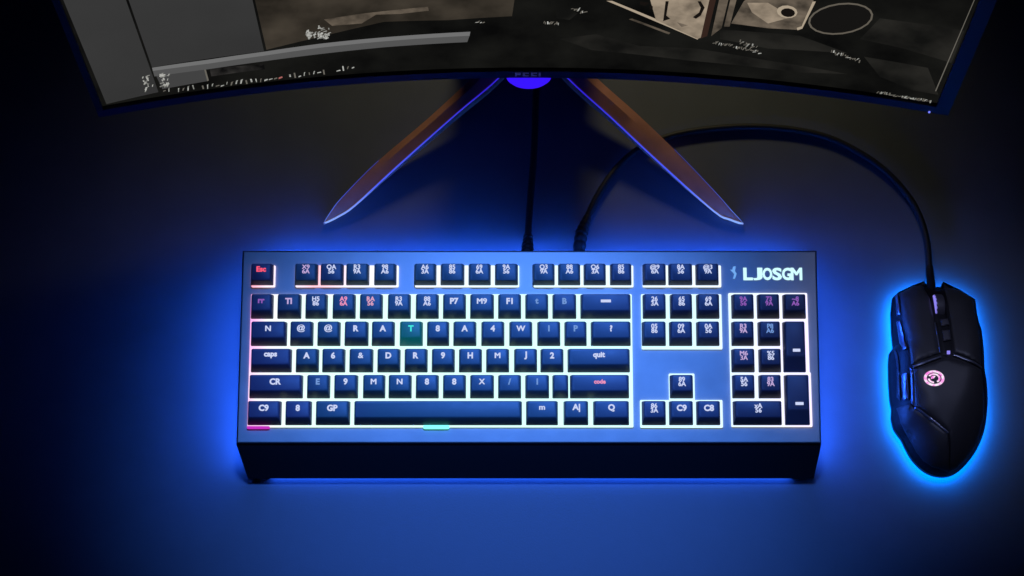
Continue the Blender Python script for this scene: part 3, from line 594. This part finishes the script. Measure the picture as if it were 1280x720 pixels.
# housing
bm = bmesh.new()
curved_slab(bm, SL-4, SR+10.5, .4, VT+8, -.6, -14, 48)
hs = link_mesh('housing', bm, M['monitor'], mn, angle=30)
bm = bmesh.new()
curved_slab(bm, -150, 150, 60, 250, -14, -42, 20)
link_mesh('rear_bulge', bm, M['monitor'], mn, angle=30)
# bezel: one frame of four bars around the display, slightly proud of it
bm = bmesh.new()
curved_slab(bm, SL-4.5, SR+11, -.2, VB-2.2, .0, 3.2, 48)
curved_slab(bm, SL-4.5, SR+11, VT, VT+8.4, .0, 3.2, 48)
curved_slab(bm, SL-4.5, SL, VB-2.2, VT, .0, 3.2, 1, mat=1)
curved_slab(bm, SR+1.2, SR+11, VB-2.2, VT, .0, 3.2, 1)
bz = link_mesh('bezel', bm, [M['bezel'], M['monitor']], mn, angle=30)
# display: one mesh, the picture laid on it in thin layers of lit areas
pal = {}
mats = []
def pm(key, m):
    pal[key] = len(mats); mats.append(m)
pm('base', mottled('display_black', lin(9, 9, 9), lin(24, 24, 22), 22))
pm('grey', mottled('display_grey', lin(50, 50, 50), lin(57, 57, 57), 6))
pm('hi', glow('display_bar_light', lin(112, 112, 112), 1)); pm('lo', glow('display_bar_dark', lin(84, 84, 84), 1))
pm('low', glow('display_low_panel', lin(66, 66, 66), 1)); pm('line', glow('display_line', lin(104, 100, 92), 1))
pm('dark', mottled('display_strip', lin(14, 14, 14), lin(58, 56, 54), 60))
pm('sepdark', mottled('display_sepia_dark', lin(20, 18, 15), lin(70, 63, 54), 22, 1, 4, .3, .7))
pm('sepmid', mottled('display_sepia_mid', lin(58, 52, 45), lin(116, 104, 90), 60, 1, 4))
pm('sep', mottled('display_sepia_light', lin(104, 93, 80), lin(164, 148, 128), 70, 1, 5, .3, .65))
pm('edge', glow('display_sepia_edge', lin(172, 157, 136), 1))
pm('ink', glow('display_ink', lin(22, 18, 16), 1)); pm('maroon', glow('display_maroon', lin(52, 36, 30), 1))
pm('white', mottled('display_white', lin(120, 120, 114), lin(190, 190, 184), 300))
pm('mid', mottled('display_mid_grey', lin(18, 18, 17), lin(38, 37, 34), 30))
pm('ringc', glow('display_ring', lin(98, 92, 82), 1)); pm('ringd', glow('display_ring_fill', lin(21, 20, 19), 1))
pm('red', glow('display_red_icon', lin(170, 100, 95), 1))
use = dict(panelA='grey', panelB='grey', bar_hi='hi', bar_lo='lo', lowpanel='low', lowline='line', darkstrip='dark', sepiaA='sepdark', sepiaB='sepmid', sepiaC='sepdark', midgrey='mid', white1='white', white2='white', grey1='mid', sep1='sep', edge1='edge', edge2='sepmid', dark1='maroon', sep2='sepmid', sep3='sepmid', sep4='sepmid', sep4b='sep', scr1='ink', scr2='ink', scr3='ink', scr4='ink', scr5='sepmid', rodl='edge', patch1='mid', patch2='mid', patch3='mid', txt1='white', txt2='line', txt3='line', rightline='line', ring1='ringc', ring1in='ringd', ring2='edge', ring2in='ink')
order = ['panelA', 'panelB', 'sepiaA', 'sepiaC', 'sepiaB', 'lowpanel', 'darkstrip', 'lowline', 'bar_lo', 'bar_hi', 'midgrey', 'patch3', 'patch1', 'patch2', 'grey1', 'edge1', 'edge2', 'sep1', 'dark1', 'sep2', 'sep3', 'sep4', 'sep4b', 'scr1', 'scr2', 'scr3', 'scr4', 'scr5', 'ring2', 'ring2in', 'rodl', 'ring1', 'ring1in', 'rightline']
# areas cut by the top of the photograph carry on up the display by this much
TALL = {'panelA': 150, 'panelB': 150, 'sepiaA': 110, 'sep1': 110, 'edge1': 0, 'dark1': 110, 'sep2': 110, 'sep3': 110, 'sep4': 60, 'rightline': 170}
bm = bmesh.new()
n = 48
for i in range(n):
    a, b = SL+(SR+1.2-SL)*i/n, SL+(SR+1.2-SL)*(i+1)/n
    bm.faces.new([bm.verts.new(scr(s, v, .02)) for s, v in ((a, VB-2.2), (b, VB-2.2), (b, VT), (a, VT))]).material_index = pal['base']
bmesh.ops.remove_doubles(bm, verts=bm.verts[:], dist=1e-6)
def lay(poly, d, mi):
    t = bmesh.new()
    poly = [(min(max(s, SL), SR), min(max(v, VB-1.5), VT)) for s, v in poly]
    try: f = t.faces.new([t.verts.new((s, v, 0)) for s, v in poly])
    except ValueError: t.free(); return
    bmesh.ops.triangulate(t, faces=[f])
    s = SL
    while s < SR:
        bmesh.ops.bisect_plane(t, geom=t.verts[:]+t.edges[:]+t.faces[:], plane_co=(s, 0, 0), plane_no=(1, 0, 0)); s += 12
    mp = {v: bm.verts.new(scr(v.co.x, v.co.y, d)) for v in t.verts}
    for f in t.faces:
        try: bm.faces.new([mp[v] for v in f.verts]).material_index = mi
        except ValueError: pass
    t.free()
for li, k in enumerate(order):
    poly = list(SCREEN[k])
    if TALL.get(k):
        mxv = max(v for s, v in poly)
        topv = [i for i, (s, v) in enumerate(poly)]
        # lift the vertices that touch the top of the picture
        lim = mxv-22 if k in ('sepiaA', 'sep1', 'panelA', 'panelB') else mxv-6
        poly = [(s, v+TALL[k]) if v > lim else (s, v) for s, v in poly]
    lay(poly, .08+.035*li, pal[use[k]])
rnd = random.Random(7)
def mark(s, v, w, h, mi, d):
    w *= rnd.uniform(.6, 1.3); h *= rnd.uniform(.6, 1.3); k = rnd.random()
    if k < .4: p = [(s-w, v-h), (s-w*.3, v-h), (s+w*.4, v+h*.4), (s+w, v+h), (s-w*.2, v+h*.8)]
    elif k < .7: p = [(s-w, v-h), (s+w, v-h*.5), (s+w*.8, v), (s-w*.8, v-h*.3)]
    else: p = [(s-w*.4, v-h), (s+w*.4, v-h), (s+w*.4, v+h), (s-w*.4, v+h)]
    lay(p, d, mi)
for j, (s, v) in enumerate(DOTS): mark(s, v, 1.25, 2.6, pal['red'] if j == 22 else pal['white'] if j % 3 else pal['line'], 1.6)
for s, v in GLYPHS: mark(s, v, 1.2, 1.7, pal['white'], 1.65)
for s, v in TEXTS: mark(s, v, 1.0, 1.5, pal['white'] if rnd.random() < .25 else pal['line'], 1.65)
ds = bm
me = bpy.data.meshes.new('display'); bm.to_mesh(me); bm.free()
for m in mats: me.materials.append(m)
disp = bpy.data.objects.new('display', me); col.objects.link(disp); disp.parent = mn
# lit badge under the chin: half disc lens, with a small grey brand plate above it on the bezel
bm = bmesh.new()
pts = []
for k in range(21):
    t = math.pi+math.pi*k/20
    pts.append((3+15.5*math.cos(t), -.8+15.5*math.sin(t)*1.0))
def chin(p, d): return scr(p[0], p[1], d)
loft(bm, [[chin(p, -3) for p in pts], [chin(p, 2.0) for p in pts], [chin((3+(p[0]-3)*.86, -.8+(p[1]+.8)*.86), 4.0) for p in pts]])
link_mesh('badge_light', bm, glow('violet_blue_glow', lin(58, 22, 255), 1.0), mn, angle=30)['label'] = 'violet blue half round light under the chin'
bm = bmesh.new()
for x0, x1, v0, v1 in ((-6.5, -5.2, 2.4, 6.9), (-5.2, -2.6, 6.0, 6.9), (-5.2, -2.6, 4.2, 5.2), (-1.2, .2, 2.4, 6.9), (.2, 3, 6.0, 6.9), (.2, 3, 2.4, 3.4), (4.6, 6, 2.4, 6.9), (6, 8.6, 6.0, 6.9), (6, 8.6, 2.4, 3.4), (9.8, 11.2, 2.4, 6.9)):
    rr = [scr(x0, v0, 3.21), scr(x1, v0, 3.21), scr(x1, v1, 3.21), scr(x0, v1, 3.21)]
    r2 = [scr(x0, v0, 3.6), scr(x1, v0, 3.6), scr(x1, v1, 3.6), scr(x0, v1, 3.6)]
    loft(bm, [rr, r2])
link_mesh('brand_lettering', bm, mat('lettering_grey', lin(120, 120, 170), .4, emis=lin(60, 60, 120), estr=.3), mn, smooth=False)
bm = bmesh.new()
px_, pv_ = POWER[0], POWER[1]+3.6
loft(bm, [[scr(px_+0.8*math.cos(2*math.pi*k/10), pv_+1.2*math.sin(2*math.pi*k/10), d) for k in range(10)] for d in (3.1, 3.7)])
link_mesh('power_light', bm, glow('power_blue', lin(120, 130, 255), 1.0), mn, smooth=False)
# stand: column behind the screen, hub, two blade legs
inv = Matrix.Rotation(-MYAW, 4, 'Z') @ Matrix.Translation(-Vector(S((MON_ORIGIN[0], MON_ORIGIN[1], 0))))
def ml(p): return inv @ Vector(S(p))
bm = bmesh.new()
loft(bm, [rrect(-40, 52, 66, 100, 14, 3), rrect(-38, 50, 66, 98, 14, 60), rrect(-32, 44, 70, 92, 10, 150), rrect(-28, 40, 60, 88, 10, 235)])
st = link_mesh('stand_column', bm, M['monitor'], mn)
bm = bmesh.new()
loft(bm, [rrect(-52, 62, 42, 118, 26, .4), rrect(-52, 62, 42, 118, 26, 9), rrect(-46, 56, 47, 112, 24, 26), rrect(-34, 44, 56, 102, 20, 33)])
link_mesh('stand_base', bm, M['monitor'], mn)
def blade(outer, inner, tip, hub_o, hub_i):
    O_ = spline([ml(hub_o)]+[ml(p) for p in outer]+[ml(tip)], 4)
    I_ = spline([ml(hub_i)]+[ml(p) for p in inner]+[ml(tip)], 4)
    bm = bmesh.new(); rings = []
    N_ = len(O_)
    for i, (o, q) in enumerate(zip(O_, I_)):
        t = i/(N_-1)
        th = .003+.017*(1-t)              # blade thickness
        if t > .97: th = .0022
        mid = o.lerp(q, .42)+Vector((0, 0, .0022*(1-t)))
        ob = o.lerp(q, .12)-Vector((0, 0, min(th, max(o.z-.0006, .0005)))); ib = q.lerp(o, .12)-Vector((0, 0, min(th, max(q.z-.0006, .0005))))
        if i == N_-1:
            o = o+Vector((-.0004, 0, 0)); q = q+Vector((.0004, 0, 0)); mid = o.lerp(q, .5); ob = o-Vector((0, 0, .003)); ib = q-Vector((0, 0, .003))
        rings.append([o, mid, q, ib, ob])
    loft(bm, rings)
    leg = link_mesh('leg', bm, M['leg'], mn, angle=22)
    # keyboard light caught by the chamfer, painted as emission along the inner, lower edge and round the tip
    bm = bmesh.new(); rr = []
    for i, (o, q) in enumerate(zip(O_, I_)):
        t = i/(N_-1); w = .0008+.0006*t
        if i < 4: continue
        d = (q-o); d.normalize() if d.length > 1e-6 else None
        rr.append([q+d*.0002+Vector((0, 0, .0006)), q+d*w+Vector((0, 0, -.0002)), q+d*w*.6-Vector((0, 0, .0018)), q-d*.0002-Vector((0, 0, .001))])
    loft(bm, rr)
    link_mesh('painted_edge_glow', bm, M['edge_glow'], leg, smooth=False)
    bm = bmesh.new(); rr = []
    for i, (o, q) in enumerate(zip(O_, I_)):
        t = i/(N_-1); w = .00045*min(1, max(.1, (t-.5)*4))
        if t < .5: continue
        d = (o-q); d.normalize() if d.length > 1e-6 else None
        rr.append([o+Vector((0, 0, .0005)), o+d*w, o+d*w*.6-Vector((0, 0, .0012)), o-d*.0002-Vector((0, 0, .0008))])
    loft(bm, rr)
    link_mesh('painted_edge_glow', bm, M['edge_dim'], leg, smooth=False)  # faint glint on the outer edge, likewise painted as emission
# the painted edge reflection is violet near the hub, pale blue near the keyboard (runs with height above the desk)
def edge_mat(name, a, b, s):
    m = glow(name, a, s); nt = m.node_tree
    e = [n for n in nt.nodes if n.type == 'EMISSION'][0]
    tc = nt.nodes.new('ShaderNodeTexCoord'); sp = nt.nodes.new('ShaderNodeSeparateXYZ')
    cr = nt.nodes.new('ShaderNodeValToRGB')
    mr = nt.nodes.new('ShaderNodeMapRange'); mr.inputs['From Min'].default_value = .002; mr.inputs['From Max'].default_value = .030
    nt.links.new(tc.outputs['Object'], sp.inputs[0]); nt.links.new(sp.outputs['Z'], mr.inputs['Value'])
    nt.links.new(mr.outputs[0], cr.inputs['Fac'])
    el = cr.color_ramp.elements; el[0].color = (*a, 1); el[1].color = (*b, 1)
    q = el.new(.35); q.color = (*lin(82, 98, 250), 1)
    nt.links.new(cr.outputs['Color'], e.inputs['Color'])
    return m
M['edge_glow'] = edge_mat('leg_edge_painted_glow', lin(150, 190, 255), lin(48, 34, 205), 1.0)
M['edge_dim'] = edge_mat('leg_edge_painted_glint', lin(110, 140, 225), lin(40, 30, 60), .8)
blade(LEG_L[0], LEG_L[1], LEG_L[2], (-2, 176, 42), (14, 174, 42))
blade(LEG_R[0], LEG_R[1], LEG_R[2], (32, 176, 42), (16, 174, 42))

# ---------------------------------------------------------------- light
w = bpy.data.worlds.new('World'); scene.world = w; w.use_nodes = True
bg = w.node_tree.nodes['Background']
bg.inputs['Color'].default_value = (.35, .40, .5, 1); bg.inputs['Strength'].default_value = WORLD

def lamp(name, kind, loc, target, energy, color, **kw):
    l = bpy.data.lights.new(name, kind); l.energy = energy; l.color = color
    for k, v_ in kw.items(): setattr(l, k, v_)
    o = bpy.data.objects.new(name, l); col.objects.link(o)
    o.location = loc
    o.rotation_euler = (Vector(target)-Vector(loc)).to_track_quat('-Z', 'Y').to_euler()
    return o
for nm, kind, loc, tgt, en, c, kw, sc in LAMPS:
    o = lamp(nm, kind, loc, tgt, en, c, **kw)
    if sc: o.scale = sc

# ---------------------------------------------------------------- camera
cd = bpy.data.cameras.new('Camera'); cam = bpy.data.objects.new('Camera', cd); col.objects.link(cam)
th = math.radians(19)
cam.location = (0, -1.35*math.sin(th), 1.35*math.cos(th)); cam.rotation_euler = (th, 0, 0)
cd.sensor_width = 36; cd.lens = 36*2400/1280; cd.clip_start = .01; cd.clip_end = 50
scene.camera = cam
scene.view_settings.view_transform = 'Standard'; scene.view_settings.look = 'None'
scene.view_settings.exposure = 0; scene.view_settings.gamma = 1
scene.render.engine = 'CYCLES'
scene.cycles.max_bounces = 6
scene.cycles.sample_clamp_indirect = 3
